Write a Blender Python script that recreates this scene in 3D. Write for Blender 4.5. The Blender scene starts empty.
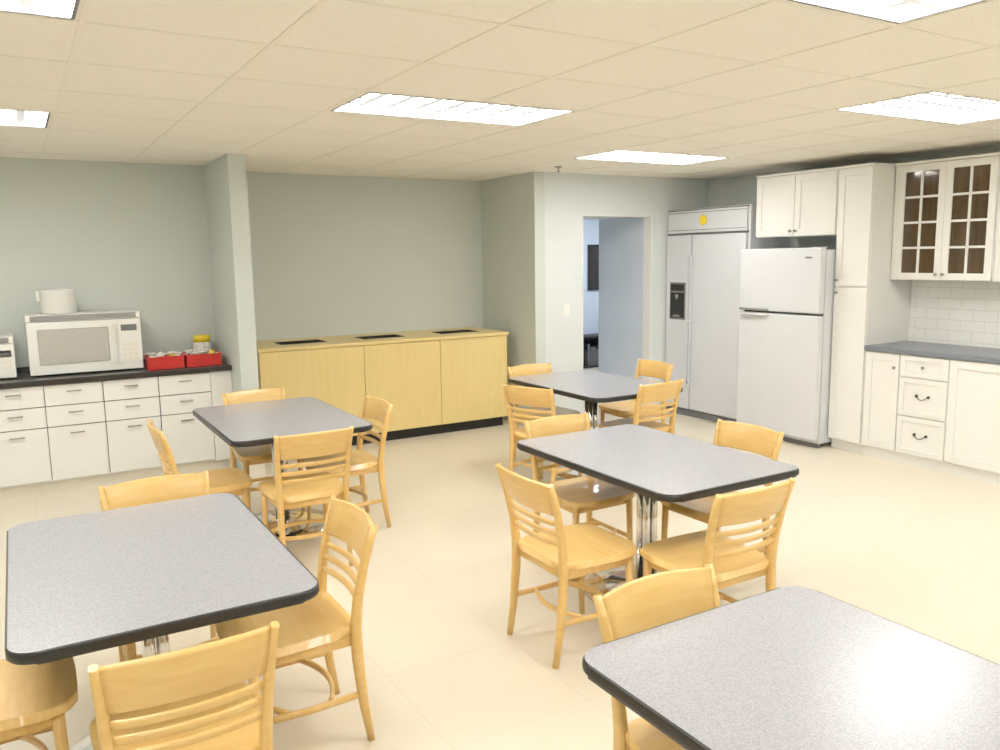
import bpy, bmesh, math, random
from mathutils import Vector, Matrix
random.seed(4)
S=bpy.context.scene
try:
    S.view_settings.view_transform='Standard'; S.view_settings.look='None'; S.view_settings.gamma=1.18
except Exception: pass

# ---------------------------------------------------------------- materials
def srgb(r,g,b):
    f=lambda c:(c/255/12.92) if c/255<=.04045 else ((c/255+.055)/1.055)**2.4
    return (f(r),f(g),f(b),1)
def mat(name,col,rough=.5,metal=0,emit=None,es=0,spec=.5,noise=None,bump=None,trans=0,coat=0):
    m=bpy.data.materials.new(name);m.use_nodes=True
    nt=m.node_tree;b=nt.nodes['Principled BSDF']
    b.inputs['Base Color'].default_value=col;b.inputs['Roughness'].default_value=rough
    b.inputs['Metallic'].default_value=metal;b.inputs['Specular IOR Level'].default_value=spec
    b.inputs['Coat Weight'].default_value=coat
    b.inputs['Transmission Weight'].default_value=trans
    if emit: b.inputs['Emission Color'].default_value=emit;b.inputs['Emission Strength'].default_value=es
    if noise or bump:
        tc=nt.nodes.new('ShaderNodeTexCoord');mp=nt.nodes.new('ShaderNodeMapping')
        nt.links.new(tc.outputs['Object'],mp.inputs[0])
    if noise:  # (scale, (sx,sy,sz), col2, lo, hi, detail)
        sc,st,c2,lo,hi,det=noise
        mp.inputs['Scale'].default_value=st
        n=nt.nodes.new('ShaderNodeTexNoise');n.inputs['Scale'].default_value=sc;n.inputs['Detail'].default_value=det
        nt.links.new(mp.outputs[0],n.inputs['Vector'])
        r=nt.nodes.new('ShaderNodeValToRGB');r.color_ramp.elements[0].position=lo;r.color_ramp.elements[1].position=hi
        r.color_ramp.elements[0].color=c2;r.color_ramp.elements[1].color=col
        nt.links.new(n.outputs['Fac'],r.inputs[0]);nt.links.new(r.outputs[0],b.inputs['Base Color'])
    if bump:
        n2=nt.nodes.new('ShaderNodeTexNoise');n2.inputs['Scale'].default_value=bump[0];n2.inputs['Detail'].default_value=3
        nt.links.new(tc.outputs['Object'],n2.inputs['Vector'])
        bp=nt.nodes.new('ShaderNodeBump');bp.inputs['Strength'].default_value=bump[1];bp.inputs['Distance'].default_value=.002
        nt.links.new(n2.outputs['Fac'],bp.inputs['Height']);nt.links.new(bp.outputs[0],b.inputs['Normal'])
    return m
def brickmat(name,c1,c2,mortar,w,h,ms,rough,offset,yz=False,bump=.0):
    m=bpy.data.materials.new(name);m.use_nodes=True
    nt=m.node_tree;b=nt.nodes['Principled BSDF'];b.inputs['Roughness'].default_value=rough
    tc=nt.nodes.new('ShaderNodeTexCoord')
    br=nt.nodes.new('ShaderNodeTexBrick')
    if yz:
        sp=nt.nodes.new('ShaderNodeSeparateXYZ');cm=nt.nodes.new('ShaderNodeCombineXYZ')
        nt.links.new(tc.outputs['Object'],sp.inputs[0]);nt.links.new(sp.outputs[1],cm.inputs[0]);nt.links.new(sp.outputs[2],cm.inputs[1])
        nt.links.new(cm.outputs[0],br.inputs['Vector'])
    else: nt.links.new(tc.outputs['Object'],br.inputs['Vector'])
    br.offset=offset;br.inputs['Color1'].default_value=c1;br.inputs['Color2'].default_value=c2;br.inputs['Mortar'].default_value=mortar
    br.inputs['Scale'].default_value=1;br.inputs['Brick Width'].default_value=w;br.inputs['Row Height'].default_value=h;br.inputs['Mortar Size'].default_value=ms
    n=nt.nodes.new('ShaderNodeTexNoise');n.inputs['Scale'].default_value=6;n.inputs['Detail'].default_value=5
    nt.links.new(tc.outputs['Object'],n.inputs['Vector'])
    mx=nt.nodes.new('ShaderNodeMix');mx.data_type='RGBA';mx.blend_type='MULTIPLY';mx.inputs[0].default_value=.12
    rr=nt.nodes.new('ShaderNodeValToRGB');rr.color_ramp.elements[0].position=.3;rr.color_ramp.elements[1].position=.7
    rr.color_ramp.elements[0].color=(.8,.78,.72,1)
    nt.links.new(n.outputs['Fac'],rr.inputs[0]);nt.links.new(br.outputs['Color'],mx.inputs[6]);nt.links.new(rr.outputs[0],mx.inputs[7])
    nt.links.new(mx.outputs[2],b.inputs['Base Color'])
    if bump:
        bp=nt.nodes.new('ShaderNodeBump');bp.inputs['Strength'].default_value=bump;bp.inputs['Distance'].default_value=.002;bp.invert=True
        nt.links.new(br.outputs['Fac'],bp.inputs['Height']);nt.links.new(bp.outputs[0],b.inputs['Normal'])
    return m
M={}
M['wall']=mat('wall_paint',srgb(205,212,207),.6,noise=(3,(1,1,1),srgb(202,209,204),.3,.7,2),bump=(120,.15))
M['wall2']=mat('wall_paint_light',srgb(218,224,225),.6,noise=(3,(1,1,1),srgb(215,222,223),.3,.7,2),bump=(120,.15))
M['ceil']=mat('ceiling_tile_material',srgb(248,243,232),.9,noise=(60,(1,1,1),srgb(244,238,226),.35,.6,3),bump=(150,.3))
M['bar']=mat('ceiling_grid_metal',srgb(243,237,223),.5)
M['floor']=brickmat('floor_tile_material',srgb(223,213,192),srgb(221,211,190),srgb(213,202,180),.61,.61,.003,.3,0,bump=.1)
M['subway']=brickmat('subway_tile_material',srgb(236,236,233),srgb(234,234,232),srgb(214,214,211),.2,.09,.003,.15,.5,yz=True,bump=.3)
M['base']=mat('baseboard_material',srgb(236,229,213),.4,noise=(5,(1,1,1),srgb(230,223,207),.3,.7,2))
M['wood']=mat('maple_wood',srgb(231,192,118),.33,noise=(5,(1.2,9,9),srgb(222,176,96),.3,.75,5),coat=.25)
M['maple']=mat('maple_laminate',srgb(233,208,140),.4,noise=(4,(6,6,.8),srgb(228,201,129),.3,.75,5))
M['black']=mat('black_rubber_edge',srgb(22,22,24),.4,noise=(40,(1,1,1),srgb(17,17,19),.3,.7,2))
M['dark']=mat('dark_recess',srgb(14,13,12),.7,noise=(20,(1,1,1),srgb(9,9,9),.3,.7,2))
M['lam']=mat('grey_speckled_laminate',srgb(163,163,169),.25,noise=(230,(1,1,1),srgb(143,143,150),.38,.6,3))
M['chrome']=mat('chrome',(.8,.8,.8,1),.12,1,bump=(5,.02))
M['white']=mat('white_cabinet_paint',srgb(235,234,230),.35,noise=(3,(1,1,1),srgb(232,231,226),.3,.7,2))
M['fridge']=mat('white_enamel',srgb(213,215,220),.3,noise=(3,(1,1,1),srgb(210,212,218),.3,.7,2),bump=(200,.1))
M['gasket']=mat('grey_gasket',srgb(105,105,107),.5,noise=(9,(1,1,1),srgb(96,96,98),.3,.7,2))
M['silver']=mat('brushed_nickel',srgb(160,158,155),.35,1,bump=(90,.1))
M['ctop_dark']=mat('dark_counter_laminate',srgb(40,36,34),.3,noise=(120,(1,1,1),srgb(26,23,23),.35,.65,3))
M['ctop_grey']=mat('bluegrey_counter_laminate',srgb(120,127,140),.3,noise=(150,(1,1,1),srgb(100,106,118),.35,.65,3))
M['plastic']=mat('white_plastic',srgb(237,237,232),.35,noise=(4,(1,1,1),srgb(233,233,228),.3,.7,2))
M['mwglass']=mat('microwave_window',srgb(190,188,182),.15,noise=(300,(1,1,1),srgb(172,170,164),.4,.6,1))
M['red']=mat('red_plastic',srgb(205,32,26),.35,noise=(9,(1,1,1),srgb(190,26,22),.3,.7,2))
M['yellow']=mat('yellow_plastic',srgb(238,208,40),.4,noise=(9,(1,1,1),srgb(230,198,34),.3,.7,2))
M['paper']=mat('paper_packet',srgb(244,240,234),.7,noise=(60,(1,1,1),srgb(214,206,200),.4,.6,2))
M['brown']=mat('brown_cabinet_interior',srgb(84,58,32),.5,noise=(3,(1,1,9),srgb(62,40,20),.3,.7,4))
M['glass']=mat('cabinet_glass',srgb(80,60,36),.08,noise=(3,(1,8,.7),srgb(56,38,22),.3,.7,4),coat=.4)
M['picture']=mat('dark_picture',srgb(48,38,32),.5,noise=(6,(1,1,1),srgb(24,20,18),.35,.65,4))
M['pale']=mat('pale_blue_paint',srgb(212,221,234),.6,noise=(3,(1,1,1),srgb(206,217,230),.3,.7,2))
# fluorescent prismatic lens: bright cells separated by dimmer ribs
def lens(name,strength,col):
    m=bpy.data.materials.new(name);m.use_nodes=True;nt=m.node_tree
    b=nt.nodes['Principled BSDF'];b.inputs['Base Color'].default_value=(.15,.15,.17,1)
    b.inputs['Emission Color'].default_value=col
    tc=nt.nodes.new('ShaderNodeTexCoord');br=nt.nodes.new('ShaderNodeTexBrick');br.offset=0
    nt.links.new(tc.outputs['Object'],br.inputs['Vector'])
    br.inputs['Scale'].default_value=1;br.inputs['Brick Width'].default_value=.1625;br.inputs['Row Height'].default_value=.1625
    br.inputs['Mortar Size'].default_value=.022;br.inputs['Mortar Smooth'].default_value=0
    mr=nt.nodes.new('ShaderNodeMapRange');mr.inputs[3].default_value=strength;mr.inputs[4].default_value=.55
    nt.links.new(br.outputs['Fac'],mr.inputs[0]);nt.links.new(mr.outputs[0],b.inputs['Emission Strength'])
    return m
LS=29.0
M['lens']=lens('fluorescent_lens',LS,(1,.972,.91,1))
M['lens2']=lens('fluorescent_lens_cool',LS,(.86,.93,1,1))

# ---------------------------------------------------------------- mesh builder
class B:
    def __init__(s,name):
        s.name=name;s.bm=bmesh.new();s.mats=[]
    def mi(s,m):
        if m not in s.mats:s.mats.append(m)
        return s.mats.index(m)
    def merge(s,tb,m,smooth=False):
        i=s.mi(m);vm={}
        for v in tb.verts: vm[v]=s.bm.verts.new(v.co)
        for f in tb.faces:
            try:
                nf=s.bm.faces.new([vm[v] for v in f.verts]);nf.material_index=i;nf.smooth=smooth or f.smooth
            except ValueError: pass
        tb.free()
    def box(s,x0,x1,y0,y1,z0,z1,m,bev=0,seg=2):
        t=bmesh.new();bmesh.ops.create_cube(t,size=1)
        for v in t.verts:
            v.co=Vector(((x0+x1)/2+v.co.x*(x1-x0),(y0+y1)/2+v.co.y*(y1-y0),(z0+z1)/2+v.co.z*(z1-z0)))
        if bev: bmesh.ops.bevel(t,geom=t.edges[:],offset=bev,segments=seg,profile=.5,affect='EDGES')
        s.merge(t,m);return s
    def cyl(s,p0,p1,r0,r1,m,n=24,cap=True):
        p0=Vector(p0);p1=Vector(p1);d=(p1-p0).normalized()
        a=d.orthogonal().normalized();b=d.cross(a);t=bmesh.new()
        A=[t.verts.new(p0+(a*math.cos(2*math.pi*k/n)+b*math.sin(2*math.pi*k/n))*r0) for k in range(n)]
        C=[t.verts.new(p1+(a*math.cos(2*math.pi*k/n)+b*math.sin(2*math.pi*k/n))*r1) for k in range(n)]
        for k in range(n):
            f=t.faces.new([A[k],A[(k+1)%n],C[(k+1)%n],C[k]]);f.smooth=True
        if cap: t.faces.new(A[::-1]);t.faces.new(C)
        s.merge(t,m);return s
    def lathe(s,c,prof,m,n=40):
        t=bmesh.new();R=[]
        for r,z in prof:
            R.append([t.verts.new((c[0]+r*math.cos(2*math.pi*k/n),c[1]+r*math.sin(2*math.pi*k/n),c[2]+z)) for k in range(n)])
        for a,b in zip(R,R[1:]):
            for k in range(n):
                f=t.faces.new([a[k],a[(k+1)%n],b[(k+1)%n],b[k]]);f.smooth=True
        t.faces.new(R[0][::-1]);t.faces.new(R[-1]);s.merge(t,m);return s
    def sweep(s,path,up,a,b,m,rad=.3,smooth=True):
        """a: thickness across (list or float), b: size along up."""
        path=[Vector(p) for p in path];up=Vector(up).normalized();n=len(path)
        t=bmesh.new();rings=[]
        for i,p in enumerate(path):
            T=(path[min(i+1,n-1)]-path[max(i-1,0)]).normalized()
            N=T.cross(up).normalized();U=N.cross(T).normalized()
            aa=a[i] if isinstance(a,(list,tuple)) else a;bb=b[i] if isinstance(b,(list,tuple)) else b
            r=min(aa,bb)*rad;pts=[]
            for sx,sy,st in ((1,1,0),(-1,1,1),(-1,-1,2),(1,-1,3)):
                for k in range(3):
                    an=math.pi/2*st+math.pi/4*k
                    pts.append((sx*(aa/2-r)+r*math.cos(an),sy*(bb/2-r)+r*math.sin(an)))
            rings.append([t.verts.new(p+N*x+U*y) for x,y in pts])
        K=12
        for A,C in zip(rings,rings[1:]):
            for k in range(K):
                f=t.faces.new([A[k],A[(k+1)%K],C[(k+1)%K],C[k]]);f.smooth=smooth
        t.faces.new(rings[0][::-1]);t.faces.new(rings[-1])
        bmesh.ops.recalc_face_normals(t,faces=t.faces[:]);s.merge(t,m);return s
    def slab(s,outline,z0,z1,m,mside=None,bev=0,seg=3):
        t=bmesh.new();A=[t.verts.new((x,y,z0)) for x,y in outline];C=[t.verts.new((x,y,z1)) for x,y in outline];n=len(A)
        bot=t.faces.new(A[::-1]);top=t.faces.new(C)
        for k in range(n): t.faces.new([A[k],A[(k+1)%n],C[(k+1)%n],C[k]])
        if bev:
            ed=[e for e in t.edges if abs(e.verts[0].co.z-e.verts[1].co.z)<1e-6]
            bmesh.ops.bevel(t,geom=ed,offset=bev,segments=seg,profile=.5,affect='EDGES')
        t.normal_update()
        if mside:
            i=s.mi(m);j=s.mi(mside);vm={v:s.bm.verts.new(v.co) for v in t.verts}
            for f in t.faces:
                nf=s.bm.faces.new([vm[v] for v in f.verts]);nf.material_index=i if f.normal.z>.99 else j
                nf.smooth=abs(f.normal.z)<.99
            t.free()
        else:
            for f in t.faces: f.smooth=abs(f.normal.z)<.99
            s.merge(t,m)
        return s
    def done(s,loc=(0,0,0),rot=0,link=True):
        bmesh.ops.recalc_face_normals(s.bm,faces=s.bm.faces[:])
        me=bpy.data.meshes.new(s.name);s.bm.to_mesh(me);s.bm.free()
        for m in s.mats: me.materials.append(M[m])
        o=bpy.data.objects.new(s.name,me);o.location=loc;o.rotation_euler=(0,0,rot)
        bpy.context.collection.objects.link(o);return o
def inst(o,loc,rot=0):
    c=bpy.data.objects.new(o.name.split('.')[0],o.data);c.location=loc;c.rotation_euler=(0,0,rot)
    bpy.context.collection.objects.link(c);return c

# ---------------------------------------------------------------- room shell
ZC=2.577; XR=6.815; XL=-3.0; YF=-2.2; YB=7.934; YD=6.865; XS=4.484
G=.65
B('floor').box(XL-.12,9.1,YF-.12,10.62,-.1,0,'floor').done()
B('wall_left').box(XL-.12,XL,YF,7.546,0,ZC,'wall').done()
B('wall_front').box(XL-.12,XR+.12,YF-.12,YF,0,ZC,'wall').done()
B('wall_right').box(XR,XR+.12,YF,6.985,0,ZC,'wall').done()
B('wall_back_left').box(XL-.12,1.505,7.546,7.666,0,ZC,'wall').done()
B('wall_stub').box(1.505,1.643,6.633,8.054,0,ZC,'wall').done()
B('wall_back').box(1.643,XS+.12,YB,YB+.12,0,ZC,'wall').done()
B('wall_step').box(XS,XS+.12,YD,YB,0,ZC,'wall').done()
w=B('wall_doorway')
w.box(XS+.12,5.06,YD,YD+.12,0,ZC,'wall2').box(6.0,XR,YD,YD+.12,0,ZC,'wall2').box(5.06,6.0,YD,YD+.12,2.17,ZC,'wall2').done()
# passage behind the doorway
B('wall_passage_left').box(4.94,5.06,YD+.12,7.8,0,ZC,'wall2').done()
B('wall_passage_right').box(6.0,6.12,YD+.12,7.8,0,ZC,'pale').done()
B('ceiling_passage').box(5.06,6.0,YD+.12,7.8,2.17,2.25,'wall2').done()
B('wall_far_room_near').box(6.12,9.0,7.68,7.8,0,ZC,'pale').done()
B('wall_far_room_back').box(4.82,9.1,10.5,10.62,0,ZC,'pale').done()
B('wall_far_room_left').box(4.82,4.94,7.8,10.5,0,ZC,'pale').done()
B('wall_far_room_right').box(9.0,9.1,7.68,10.5,0,ZC,'pale').done()
B('ceiling_far_room').box(4.82,9.1,7.8,10.62,ZC,ZC+.1,'ceil').done()
B('trim_doorway').box(5.985,6.0,YD-.006,YD+.12,0,2.17,'white').box(5.06,5.075,YD-.006,YD+.12,0,2.17,'white').box(5.06,6.0,YD-.006,YD+.12,2.155,2.17,'white').done()

# ceiling tiles with holes for the fixtures
fix=[(-1.02,2.61),(-1.02,5.21),(-1.02,.01),(1.58,1.31),(1.58,3.91),(1.58,-1.29),(4.18,.01),(4.18,2.61),(4.18,5.21)]  # unseen fixtures behind the camera continue the pattern, added as fill light
def infix(cx,cy):
    return any(x<cx<x+2*G and y<cy<y+G for x,y in fix)
cb=B('ceiling')
xs=[];k=-6
while .28+G*k<XR+G: xs.append(.28+G*k);k+=1
ys=[];k=-6
while 1.31+G*k<8.1+G: ys.append(1.31+G*k);k+=1
for a in xs:
    for b in ys:
        x0,x1=max(a,XL-.1),min(a+G,XR+.1);y0,y1=max(b,YF-.1),min(b+G,YB+.1)
        if x1<=x0 or y1<=y0 or infix(a+G/2,b+G/2):continue
        cb.box(x0,x1,y0,y1,ZC,ZC+.02,'ceil')
cb.done()
gb=B('ceiling_grid')
for a in xs:
    if XL<a<XR:
        segs=[(YF,YB)]
        for fx,fy in fix:
            if abs(a-(fx+G))<.01:
                ns=[]
                for s0,s1 in segs:
                    if s0<fy<s1: ns+=[(s0,fy),(fy+G,s1)]
                    else: ns.append((s0,s1))
                segs=ns
        for s0,s1 in segs: gb.box(a-.011,a+.011,s0,s1,ZC-.003,ZC+.001,'bar')
for b in ys:
    if YF<b<YB: gb.box(XL,XR,b-.011,b+.011,ZC-.0025,ZC+.001,'bar')
gb.done()
B('light_block_slab').box(XL-.2,XR+.2,YF-.2,YB+.2,ZC+.14,ZC+.2,'dark').done()  # unseen slab added above the ceiling to keep light from leaking in
# fixtures: steel frame and prismatic lens
fb=B('ceiling_light_fixture');W2,D2=2*G,G
fb.box(.011,W2-.011,.011,.03,0,.09,'bar').box(.011,W2-.011,D2-.03,D2-.011,0,.09,'bar')
fb.box(.011,.03,.03,D2-.03,0,.09,'bar').box(W2-.03,W2-.011,.03,D2-.03,0,.09,'bar')
fb.box(.03,W2-.03,.03,D2-.03,.025,.05,'lens')
fb.box(.03,W2-.03,.024,.036,-.001,.004,'gasket').box(.03,W2-.03,D2-.036,D2-.024,-.001,.004,'gasket')
fb.box(.024,.036,.03,D2-.03,-.001,.004,'gasket').box(W2-.036,W2-.024,.03,D2-.03,-.001,.004,'gasket')
f0=fb.done((fix[0][0],fix[0][1],ZC))
for fx,fy in fix[1:]: inst(f0,(fx,fy,ZC))
fb=B('ceiling_lamp');fb.box(0,1.3,0,.65,-.05,-.001,'bar',.005).box(.03,1.27,.03,.62,-.056,-.05,'lens2').done((6.9,8.7,ZC))
B('sprinkler_head').cyl((0,0,0),(0,0,-.012),.035,.03,'silver').cyl((0,0,-.012),(0,0,-.045),.008,.008,'silver').cyl((0,0,-.045),(0,0,-.05),.02,.02,'silver').done((4.45,6.4,ZC))
# baseboards
B('baseboard_step').box(XS-.012,XS,YD-.012,YB,0,.1,'base').done()
B('baseboard_doorway').box(XS-.012,5.06,YD-.012,YD,0,.1,'base').box(6.0,6.16,YD-.012,YD,0,.1,'base').done()
B('baseboard_stub').box(1.493,1.655,6.621,6.633,0,.1,'base').box(1.643,1.655,6.633,7.1,0,.1,'base').done()
B('baseboard_left').box(XL,XL+.012,YF,7.0,0,.1,'base').done()
B('light_switch').box(-.04,.04,-.008,0,-.065,.065,'plastic',.003).box(-.018,.018,-.013,-.006,-.035,.035,'plastic',.002).done((4.86,YD,1.2))

# ---------------------------------------------------------------- tables
TW,TL,TZ=.86,1.27,.745
def rrect(w,l,r,n=8):
    o=[]
    for cx,cy,a0 in ((w/2-r,l/2-r,0),(-w/2+r,l/2-r,90),(-w/2+r,-l/2+r,180),(w/2-r,-l/2+r,270)):
        for k in range(n+1):
            a=math.radians(a0+90*k/n);o.append((cx+r*math.cos(a),cy+r*math.sin(a)))
    return o
tb=B('cafe_table')
tb.slab(rrect(TW,TL,.075),TZ-.034,TZ,'black',bev=.012)
tb.slab(rrect(TW-.012,TL-.012,.07),TZ-.002,TZ+.0012,'lam','black')
tb.box(-.28,.28,-.035,.035,TZ-.058,TZ-.034,'black',.003).box(-.035,.035,-.4,.4,TZ-.058,TZ-.034,'black',.003)
for dx,dy in ((-.024,-.024),(.024,-.024),(-.024,.024),(.024,.024)):
    tb.cyl((dx,dy,.03),(dx,dy,TZ-.055),.020,.020,'chrome',20)
tb.lathe((0,0,0),[(.33,0),(.335,.012),(.325,.022),(.2,.034),(.1,.048),(.075,.055)],'chrome',56)
tables=[(2.725,3.13),(.325,3.0),(1.41,5.25),(3.92,5.19),(1.58,.975)]
t0=tb.done((tables[0][0],tables[0][1],0))
for x,y in tables[1:]: inst(t0,(x,y,0))

# ---------------------------------------------------------------- chair
ch=B('dining_chair')
prof=[(0,-.235,.19),(.15,-.212,.19),(.32,-.196,.19),(.45,-.192,.19),(.56,-.203,.195),(.68,-.228,.202),(.76,-.25,.208),(.822,-.272,.213)]
def pr(z):
    for a,b in zip(prof,prof[1:]):
        if a[0]<=z<=b[0]:
            t=(z-a[0])/(b[0]-a[0]);return a[1]+(b[1]-a[1])*t,a[2]+(b[2]-a[2])*t
    return prof[-1][1],prof[-1][2]
for sx in (-1,1):
    ch.sweep([(sx*p[2],p[1],p[0]) for p in prof],(0,1,0),[.022,.027,.031,.033,.031,.028,.026,.022],[.026,.034,.040,.042,.036,.031,.028,.024],'wood',.35)
    ch.sweep([(sx*.188,.185,0),(sx*.186,.178,.2),(sx*.183,.172,.425)],(0,1,0),[.026,.032,.038],[.026,.032,.038],'wood',.48)
    ch.sweep([(sx*.188,-.20,.19),(sx*.192,-.01,.186),(sx*.186,.178,.19)],(0,0,1),.016,.026,'wood',.45)
    ch.sweep([(sx*.182,-.18,.405),(sx*.182,.17,.405)],(0,0,1),.02,.045,'wood',.3)
ch.sweep([(-.175,.168,.405),(.175,.168,.405)],(0,0,1),.02,.045,'wood',.3)
ch.sweep([(-.175,-.18,.405),(.175,-.18,.405)],(0,0,1),.02,.045,'wood',.3)
N=12
def bow(y0,amp,hw,z): return [(-hw+2*hw*k/N,y0+amp*(1-(2*k/N-1)**2),z) for k in range(N+1)]
ch.sweep(bow(.06,.07,.182,.19),(0,0,1),.016,.026,'wood',.45)
ch.sweep(bow(-.09,-.05,.182,.19),(0,0,1),.016,.026,'wood',.45)
def rail(z,h,th,amp,arch=0):
    y,x=pr(z);hw=x-.008
    pts=[(-hw+2*hw*k/N,y-amp*(1-(2*k/N-1)**2),z) for k in range(N+1)]
    hs=[h+arch*(1-(2*k/N-1)**2) for k in range(N+1)]
    pts=[(p[0],p[1],p[2]+(q-h)/2) for p,q in zip(pts,hs)]
    ch.sweep(pts,(0,-.28,.96),th,hs,'wood',.35)
rail(.748,.142,.021,.032,.008)
rail(.640,.024,.016,.03);rail(.593,.024,.016,.028);rail(.546,.024,.016,.026)
out=[]
for k in range(64):
    a=2*math.pi*k/64;c,s_=math.cos(a),math.sin(a);n=7.0
    r=(abs(c)**n+abs(s_)**n)**(-1/n);xx=c*r;yy=s_*r
    hw=.212+.014*yy
    y=.005+.218*yy+(.012*(1-xx*xx) if yy>0 else 0)
    if yy<0: y=max(y,-.205)
    out.append((xx*hw,y))
ch.slab(out,.425,.458,'wood',bev=.013,seg=4)
R=math.radians
# (x,y,heading): heading 0 faces +Y
chairs=[(2.10,2.91,-90),(2.51,2.49,0),(2.67,3.60,180),(3.13,3.06,92),
 (.295,2.30,0),(.757,2.84,90),(.455,3.47,180),(-.17,2.83,-90),
 (1.35,4.56,0),(1.76,5.03,90),(.90,5.0,-90),(1.43,5.67,180),
 (3.38,5.02,-68),(3.79,5.64,180),(4.53,5.42,90),(4.03,4.77,4),
 (1.535,1.45,180)]
c0=ch.done((chairs[0][0],chairs[0][1],0),R(chairs[0][2]))
for x,y,h in chairs[1:]: inst(c0,(x,y,0),R(h))

# ---------------------------------------------------------------- left drawer base + counter
b=B('drawer_base_cabinet');yf=6.95
b.box(XL+.02,1.50,yf+.06,7.54,0,.1,'base').box(XL+.02,1.50,yf+.02,7.54,.1,.855,'white')
edges=[1.33-.402*k for k in range(11)]
for x1,x0 in zip(edges,edges[1:]):
    for z0,z1 in ((.69,.845),(.53,.682),(.115,.522)):
        b.box(x0+.004,x1-.004,yf,yf+.02,z0,z1,'white',.002)
        b.box(x0,x0+.004,yf+.015,yf+.021,z0,z1,'gasket')
        b.box(x0,x1,yf+.015,yf+.021,z1,z1+.008,'gasket')
        xc=(x0+x1)/2;zz=z1-.05
        b.box(xc-.05,xc+.05,yf-.025,yf-.015,zz-.005,zz+.005,'silver',.002)
        b.box(xc-.045,xc-.037,yf-.016,yf,zz-.004,zz+.004,'silver').box(xc+.037,xc+.045,yf-.016,yf,zz-.004,zz+.004,'silver')
b.box(1.334,1.50,yf+.005,yf+.02,.1,.845,'white').done()
B('dark_countertop').box(XL+.02,1.503,yf-.03,7.528,.856,.895,'ctop_dark',.004).done()
B('counter_upstand').box(XL+.02,1.503,7.528,7.544,.856,.935,'ctop_dark').done()

def microwave(name,w,h,d,loc):
    o=B(name)
    o.box(0,w,.03,d,.012,h,'plastic',.008)
    o.box(0,w,0,.03,.012,h-.055,'plastic',.006)
    o.box(.0,w,.006,.03,h-.05,h,'plastic',.004)
    for k in range(6): o.box(.03,w-.03,.002,.008,h-.044+k*.007,h-.041+k*.007,'gasket')
    o.box(.07,w*.70,-.004,.002,.09,h-.11,'mwglass',.01)
    o.box(w*.745,w*.765,-.035,-.018,.07,h-.09,'plastic',.006)
    o.box(w*.745,w*.765,-.02,0,.08,.11,'plastic').box(w*.745,w*.765,-.02,0,h-.13,h-.10,'plastic')
    o.box(w*.815,w*.96,-.003,.002,h-.15,h-.10,'gasket')
    for i in range(3):
        for j in range(4): o.box(w*.82+i*w*.05,w*.855+i*w*.05,-.003,.002,.08+j*.04,.105+j*.04,'base')
    for x in (.05,w-.05):
        for y in (.06,d-.05): o.cyl((x,y,0),(x,y,.014),.015,.015,'gasket',12)
    return o.done(loc)
microwave('microwave_oven',.80,.47,.40,(.05,7.11,.896))
microwave('small_microwave_oven',.52,.32,.36,(-.56,7.11,.896))
B('white_canister').lathe((0,0,0),[(.122,0),(.13,.01),(.122,.17),(.126,.178),(.12,.185),(.05,.195)],'plastic').box(-.145,-.12,-.02,.02,.1,.18,'plastic',.005).done((.285,7.28,1.367))
def tray(loc,name='red_condiment_tray'):
    o=B(name);w,d,h=.27,.22,.10;t=.006
    o.box(-w/2,w/2,-d/2,d/2,0,t,'red')
    for sx in (-1,1):
        o.box(sx*w/2-t/2,sx*w/2+t/2,-d/2,d/2,0,h,'red',.002)
        o.box(-w/2,w/2,sx*d/2-t/2,sx*d/2+t/2,0,h,'red',.002)
    o.box(-w/2-.012,w/2+.012,-d/2-.012,-d/2+.002,h-.008,h,'red',.002).box(-w/2-.012,w/2+.012,d/2-.002,d/2+.012,h-.008,h,'red',.002)
    o.box(-w/2-.012,-w/2+.002,-d/2,d/2,h-.008,h,'red',.002).box(w/2-.002,w/2+.012,-d/2,d/2,h-.008,h,'red',.002)
    for k in range(70):
        x=random.uniform(-w/2+.035,w/2-.035);y=random.uniform(-d/2+.035,d/2-.035);z=.03+.0013*k
        a=random.uniform(0,3.1);l=random.uniform(.025,.04);tl=random.uniform(-.5,.5)
        p=Vector((math.cos(a)*l,math.sin(a)*l,tl*l))
        o.sweep([Vector((x,y,z))-p,Vector((x,y,z))+p],(0,0,1),.036,.008,'paper' if k%9 else 'yellow',.2,False)
    return o.done(loc)
tray((1.01,7.13,.896));tray((1.305,7.13,.896))
B('yellow_lidded_jar').lathe((0,0,0),[(.07,0),(.075,.01),(.075,.15),(.065,.17)],'paper',28).lathe((0,0,.17),[(.07,0),(.07,.05),(.06,.058)],'yellow',28).done((1.36,7.37,.896))

# ---------------------------------------------------------------- recycling cabinet
r=B('recycling_station_cabinet');Y0,Y1c,X0,X1,ZT=7.17,7.93,1.79,4.33,.986
r.box(X0+.03,X1-.03,Y0+.06,Y1c,0,.1,'dark')
r.box(X0,X0+.025,Y0+.02,Y1c,.1,ZT-.03,'maple').box(X1-.025,X1,Y0+.02,Y1c,.1,ZT-.03,'maple')
r.box(X0+.025,X1-.025,Y1c-.02,Y1c,.1,ZT-.03,'maple').box(X0+.025,X1-.025,Y0+.02,Y1c-.02,.1,.12,'maple')
div=[X0,2.765,3.56,X1]
for a,c in zip(div,div[1:]): r.box(a+.003,c-.003,Y0,Y0+.02,.105,ZT-.035,'maple',.0015)
for d in div[1:3]: r.box(d-.01,d+.01,Y0+.02,Y1c-.02,.12,ZT-.03,'maple')
holes=[(2.06,2.48),(2.86,3.28),(3.70,4.12)];ha,hb=7.40,7.64
r.box(X0-.01,X1+.01,Y0-.015,ha,ZT-.03,ZT,'maple',.0015).box(X0-.01,X1+.01,hb,Y1c,ZT-.03,ZT,'maple',.0015)
px=X0-.01
for h0,h1 in holes: r.box(px,h0,ha,hb,ZT-.03,ZT,'maple');px=h1
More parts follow.
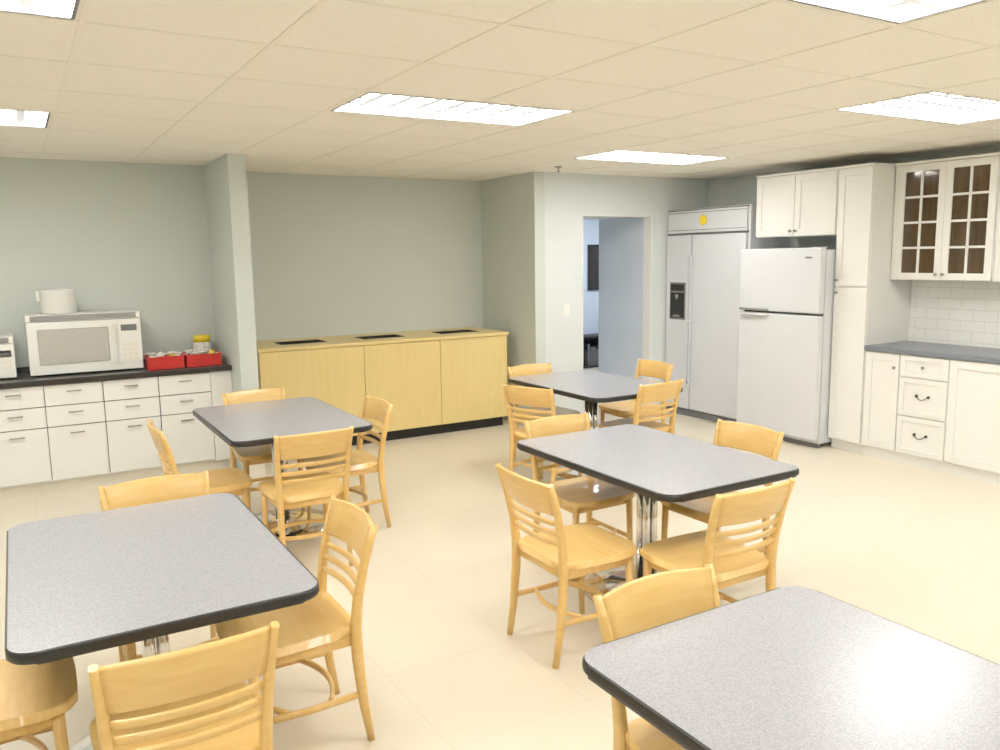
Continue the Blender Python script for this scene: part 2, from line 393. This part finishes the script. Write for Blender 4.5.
r.box(px,X1+.01,ha,hb,ZT-.03,ZT,'maple')
for h0,h1 in holes:
    r.box(h0-.01,h1+.01,ha-.01,hb+.01,ZT-.05,ZT-.04,'dark')
    for (a,c,e,f) in ((h0-.006,h0+.006,ha,hb),(h1-.006,h1+.006,ha,hb),(h0,h1,ha-.006,ha+.006),(h0,h1,hb-.006,hb+.006)):
        r.box(a,c,e,f,ZT-.04,ZT+.004,'dark')
r.done()

# ---------------------------------------------------------------- right side kitchen
XC=6.22
def shaker(o,x,y0,y1,z0,z1,m='white',fw=.06,panel=True):
    o.box(x-.02,x,y0,y0+fw,z0,z1,m,.0015).box(x-.02,x,y1-fw,y1,z0,z1,m,.0015)
    o.box(x-.02,x,y0+fw,y1-fw,z0,z0+fw,m,.0015).box(x-.02,x,y0+fw,y1-fw,z1-fw,z1,m,.0015)
    if panel: o.box(x-.009,x,y0+fw,y1-fw,z0+fw,z1-fw,m)
def knob(o,x,y,z,m='silver'):
    o.cyl((x,y,z),(x-.016,y,z),.005,.005,m,12)
    o.cyl((x-.014,y,z),(x-.026,y,z),.010,.014,m,16)
def bail(o,x,y,z,m='black',w=.05):
    o.cyl((x,y-w,z),(x-.012,y-w,z),.012,.010,m,14);o.cyl((x,y+w,z),(x-.012,y+w,z),.012,.010,m,14)
    o.sweep([(x-.02,y-w+2*w*k/10,z-.028*math.sin(math.pi*k/10)) for k in range(11)],(1,0,0),.008,.008,m,.45)
o=B('side_by_side_refrigerator');x=6.20;ya,yb=5.69,6.85
o.box(x+.03,6.81,ya,yb,.0,2.225,'fridge',.003)
o.box(x,x+.03,ya+.02,yb-.02,1.975,2.205,'fridge',.004)
for k in range(2): o.box(x-.004,x+.001,ya+.03,yb-.03,2.0+k*.18,2.006+k*.18,'gasket')
o.box(x+.01,x+.031,ya+.012,yb-.012,1.955,1.972,'gasket').box(x+.01,x+.031,ya+.012,yb-.012,2.206,2.218,'gasket')
o.box(x+.01,x+.035,ya+.01,yb-.01,.0,.07,'gasket')
o.box(x-.01,x+.03,6.462,yb-.02,.085,1.95,'fridge',.006).box(x-.01,x+.03,ya+.02,6.445,.085,1.95,'fridge',.006)
o.box(x+.005,x+.031,6.444,6.463,.085,1.95,'gasket')
for yy in (6.48,6.427):
    o.box(x-.045,x-.030,yy-.010,yy+.010,.35,1.75,'fridge',.005)
    for z in (.38,1.05,1.72): o.box(x-.032,x-.008,yy-.008,yy+.008,z-.015,z+.015,'fridge')
o.box(x-.016,x-.008,6.53,6.77,1.05,1.45,'gasket',.003).box(x-.019,x-.012,6.545,6.755,1.07,1.34,'dark',.003)
o.box(x-.020,x-.014,6.55,6.75,1.36,1.43,'dark',.002).box(x-.03,x-.012,6.60,6.70,1.08,1.10,'silver').cyl((x-.024,6.65,1.27),(x-.024,6.65,1.32),.012,.02,'silver',12)
st=[]
for k in range(16):
    a=math.pi/8*k;rr_=.065 if k%2==0 else .045
    st.append((6.30+rr_*math.cos(a),2.10+rr_*math.sin(a)))
t=bmesh.new();A=[t.verts.new((x-.006,p[0],p[1])) for p in st];C=[t.verts.new((x+.001,p[0],p[1])) for p in st]
t.faces.new(A);t.faces.new(C[::-1])
for k in range(16): t.faces.new([A[k],A[(k+1)%16],C[(k+1)%16],C[k]])
o.merge(t,'yellow')
o.done()
o=B('top_freezer_refrigerator');x=6.03;ya,yb=4.70,5.625
o.box(x+.075,6.72,ya+.005,yb-.005,.04,1.775,'fridge',.006)
o.box(x+.065,x+.08,ya+.015,yb-.015,.08,1.77,'gasket')
o.box(x,x+.065,ya,yb,1.215,1.792,'fridge',.016,4).box(x,x+.065,ya,yb,.075,1.195,'fridge',.016,4)
o.box(x+.08,x+.12,ya+.02,yb-.02,.0,.07,'gasket',.004)
o.sweep([(x-.004,yb-.02,1.228),(x-.03,yb-.05,1.228),(x-.03,yb-.30,1.228),(x-.004,yb-.36,1.228)],(0,0,1),.02,.022,'silver',.4)
o.sweep([(x-.004,yb-.02,1.182),(x-.03,yb-.05,1.182),(x-.03,yb-.30,1.182),(x-.004,yb-.36,1.182)],(0,0,1),.02,.022,'fridge',.4)
o.box(x-.003,x+.002,ya+.10,ya+.17,1.70,1.715,'gasket',.001)
o.box(x+.02,x+.12,ya+.04,ya+.12,1.79,1.80,'fridge')
for y in (ya+.06,yb-.06):
    for xx in (x+.15,6.62): o.cyl((xx,y,0),(xx,y,.045),.02,.02,'gasket',12)
o.done()
o=B('over_fridge_wall_cabinet');o.box(XC,6.81,4.70,5.60,1.90,2.475,'white',.001)
ym=5.15
shaker(o,XC,4.71,ym-.003,1.905,2.455);shaker(o,XC,ym+.003,5.595,1.905,2.455)
knob(o,XC-.02,ym-.03,1.95);knob(o,XC-.02,ym+.03,1.95)
o.box(XC-.025,6.81,4.70,5.605,2.46,2.48,'white',.002).done()
o=B('pantry_cabinet');o.box(XC,6.81,4.362,4.692,.09,2.475,'white',.001).box(XC+.04,6.81,4.365,4.69,0,.09,'white')
shaker(o,XC,4.367,4.687,.10,1.443);shaker(o,XC,4.367,4.687,1.462,2.455)
knob(o,XC-.02,4.655,1.40);knob(o,XC-.02,4.655,1.51)
o.box(XC-.025,6.81,4.355,4.697,2.46,2.48,'white',.002).done()
o=B('kitchen_base_cabinet');YE=1.8
o.box(XC,6.81,YE,4.355,.09,.922,'white').box(XC+.02,6.81,YE,4.355,0,.09,'white')
shaker(o,XC,4.04,4.345,.10,.91);knob(o,XC-.02,4.07,.80)
for z0,z1 in ((.74,.91),(.42,.73),(.10,.41)):
    shaker(o,XC,3.625,4.025,z0,z1,fw=.04)
    if z1<.9: bail(o,XC-.012,3.825,(z0+z1)/2+.015)
    else: knob(o,XC-.012,3.825,.825)
y=3.61
while y>YE+.5:
    shaker(o,XC,y-.50,y,.10,.91);knob(o,XC-.02,y-.46,.80);y-=.515
o.done()
B('grey_countertop').box(XC-.035,6.80,YE-.01,4.358,.923,.962,'ctop_grey',.004).done()
B('subway_tile_backsplash').box(6.802,6.814,YE,4.358,.93,1.505,'subway').done()
def glasscab(y0,y1):
    o=B('glass_door_wall_cabinet');x=6.50;z0,z1=1.51,2.475
    o.box(x,6.80,y0,y0+.018,z0,z1,'white').box(x,6.80,y1-.018,y1,z0,z1,'white')
    o.box(x,6.80,y0,y1,z0,z0+.018,'white').box(x,6.80,y0,y1,z1-.018,z1,'white').box(6.79,6.81,y0,y1,z0,z1,'brown')
    for z in (1.84,2.16): o.box(x+.03,6.79,y0+.018,y1-.018,z,z+.016,'brown')
    o.box(x-.004,x+.006,y1-.045,y1,z0,z1,'white')
    yy=[y0+.003,(y0+y1-.045)/2,y1-.045]
    for a,c in zip(yy,yy[1:]):
        a+=.002;c-=.002
        shaker(o,x-.004,a,c,z0+.005,z1-.02,fw=.055,panel=False)
        o.box(x-.012,x-.008,a+.05,c-.05,z0+.05,z1-.07,'glass')
        m=(a+c)/2;o.box(x-.022,x-.006,m-.009,m+.009,z0+.055,z1-.07,'white')
        for k in range(1,4):
            z=z0+.06+(z1-.075-z0-.06)*k/4;o.box(x-.022,x-.006,a+.05,c-.05,z-.009,z+.009,'white')
    m=yy[1];knob(o,x-.024,m-.03,z0+.05);knob(o,x-.024,m+.03,z0+.05)
    o.box(x-.03,6.81,y0,y1,2.46,2.48,'white',.002)
    return o.done()
glasscab(3.50,4.355);glasscab(2.64,3.495)

# ---------------------------------------------------------------- seen through the doorway
B('picture_frame').box(-.2,.2,-.03,0,0,.72,'black',.005).box(-.16,.16,-.034,-.028,.04,.68,'picture').done((8.05,10.498,1.2))
o=B('low_bookcase');o.box(-.5,.5,-.3,0,0,.03,'picture').box(-.5,-.47,-.3,0,0,.5,'picture').box(.47,.5,-.3,0,0,.5,'picture').box(-.5,.5,-.3,0,.47,.5,'picture').box(-.5,.5,-.02,0,0,.5,'dark')
for k in range(16): o.box(-.45+k*.055,-.41+k*.055,-.25,-.05,.03,.25+.12*random.random(),random.choice(['brown','gasket','dark','picture','gasket']))
o.done((7.95,10.49,0))

# ---------------------------------------------------------------- world & camera
wd=bpy.data.worlds.new('world');S.world=wd;wd.use_nodes=True
wd.node_tree.nodes['Background'].inputs[0].default_value=(.9,.95,1,1);wd.node_tree.nodes['Background'].inputs[1].default_value=.3
yaw,pitch,roll,h,f=.534,.145,-.015,1.761,814.4
fw=Vector((math.sin(yaw)*math.cos(pitch),math.cos(yaw)*math.cos(pitch),-math.sin(pitch)))
rt=Vector((math.cos(yaw),-math.sin(yaw),0));up=rt.cross(fw)
r2=rt*math.cos(roll)+up*math.sin(roll);u2=-rt*math.sin(roll)+up*math.cos(roll)
cd=bpy.data.cameras.new('camera');cd.sensor_width=36;cd.lens=f/1000*36;cd.clip_start=.05
co=bpy.data.objects.new('camera',cd);bpy.context.collection.objects.link(co)
co.matrix_world=Matrix(((r2.x,u2.x,-fw.x,0),(r2.y,u2.y,-fw.y,0),(r2.z,u2.z,-fw.z,h),(0,0,0,1)))
S.camera=co
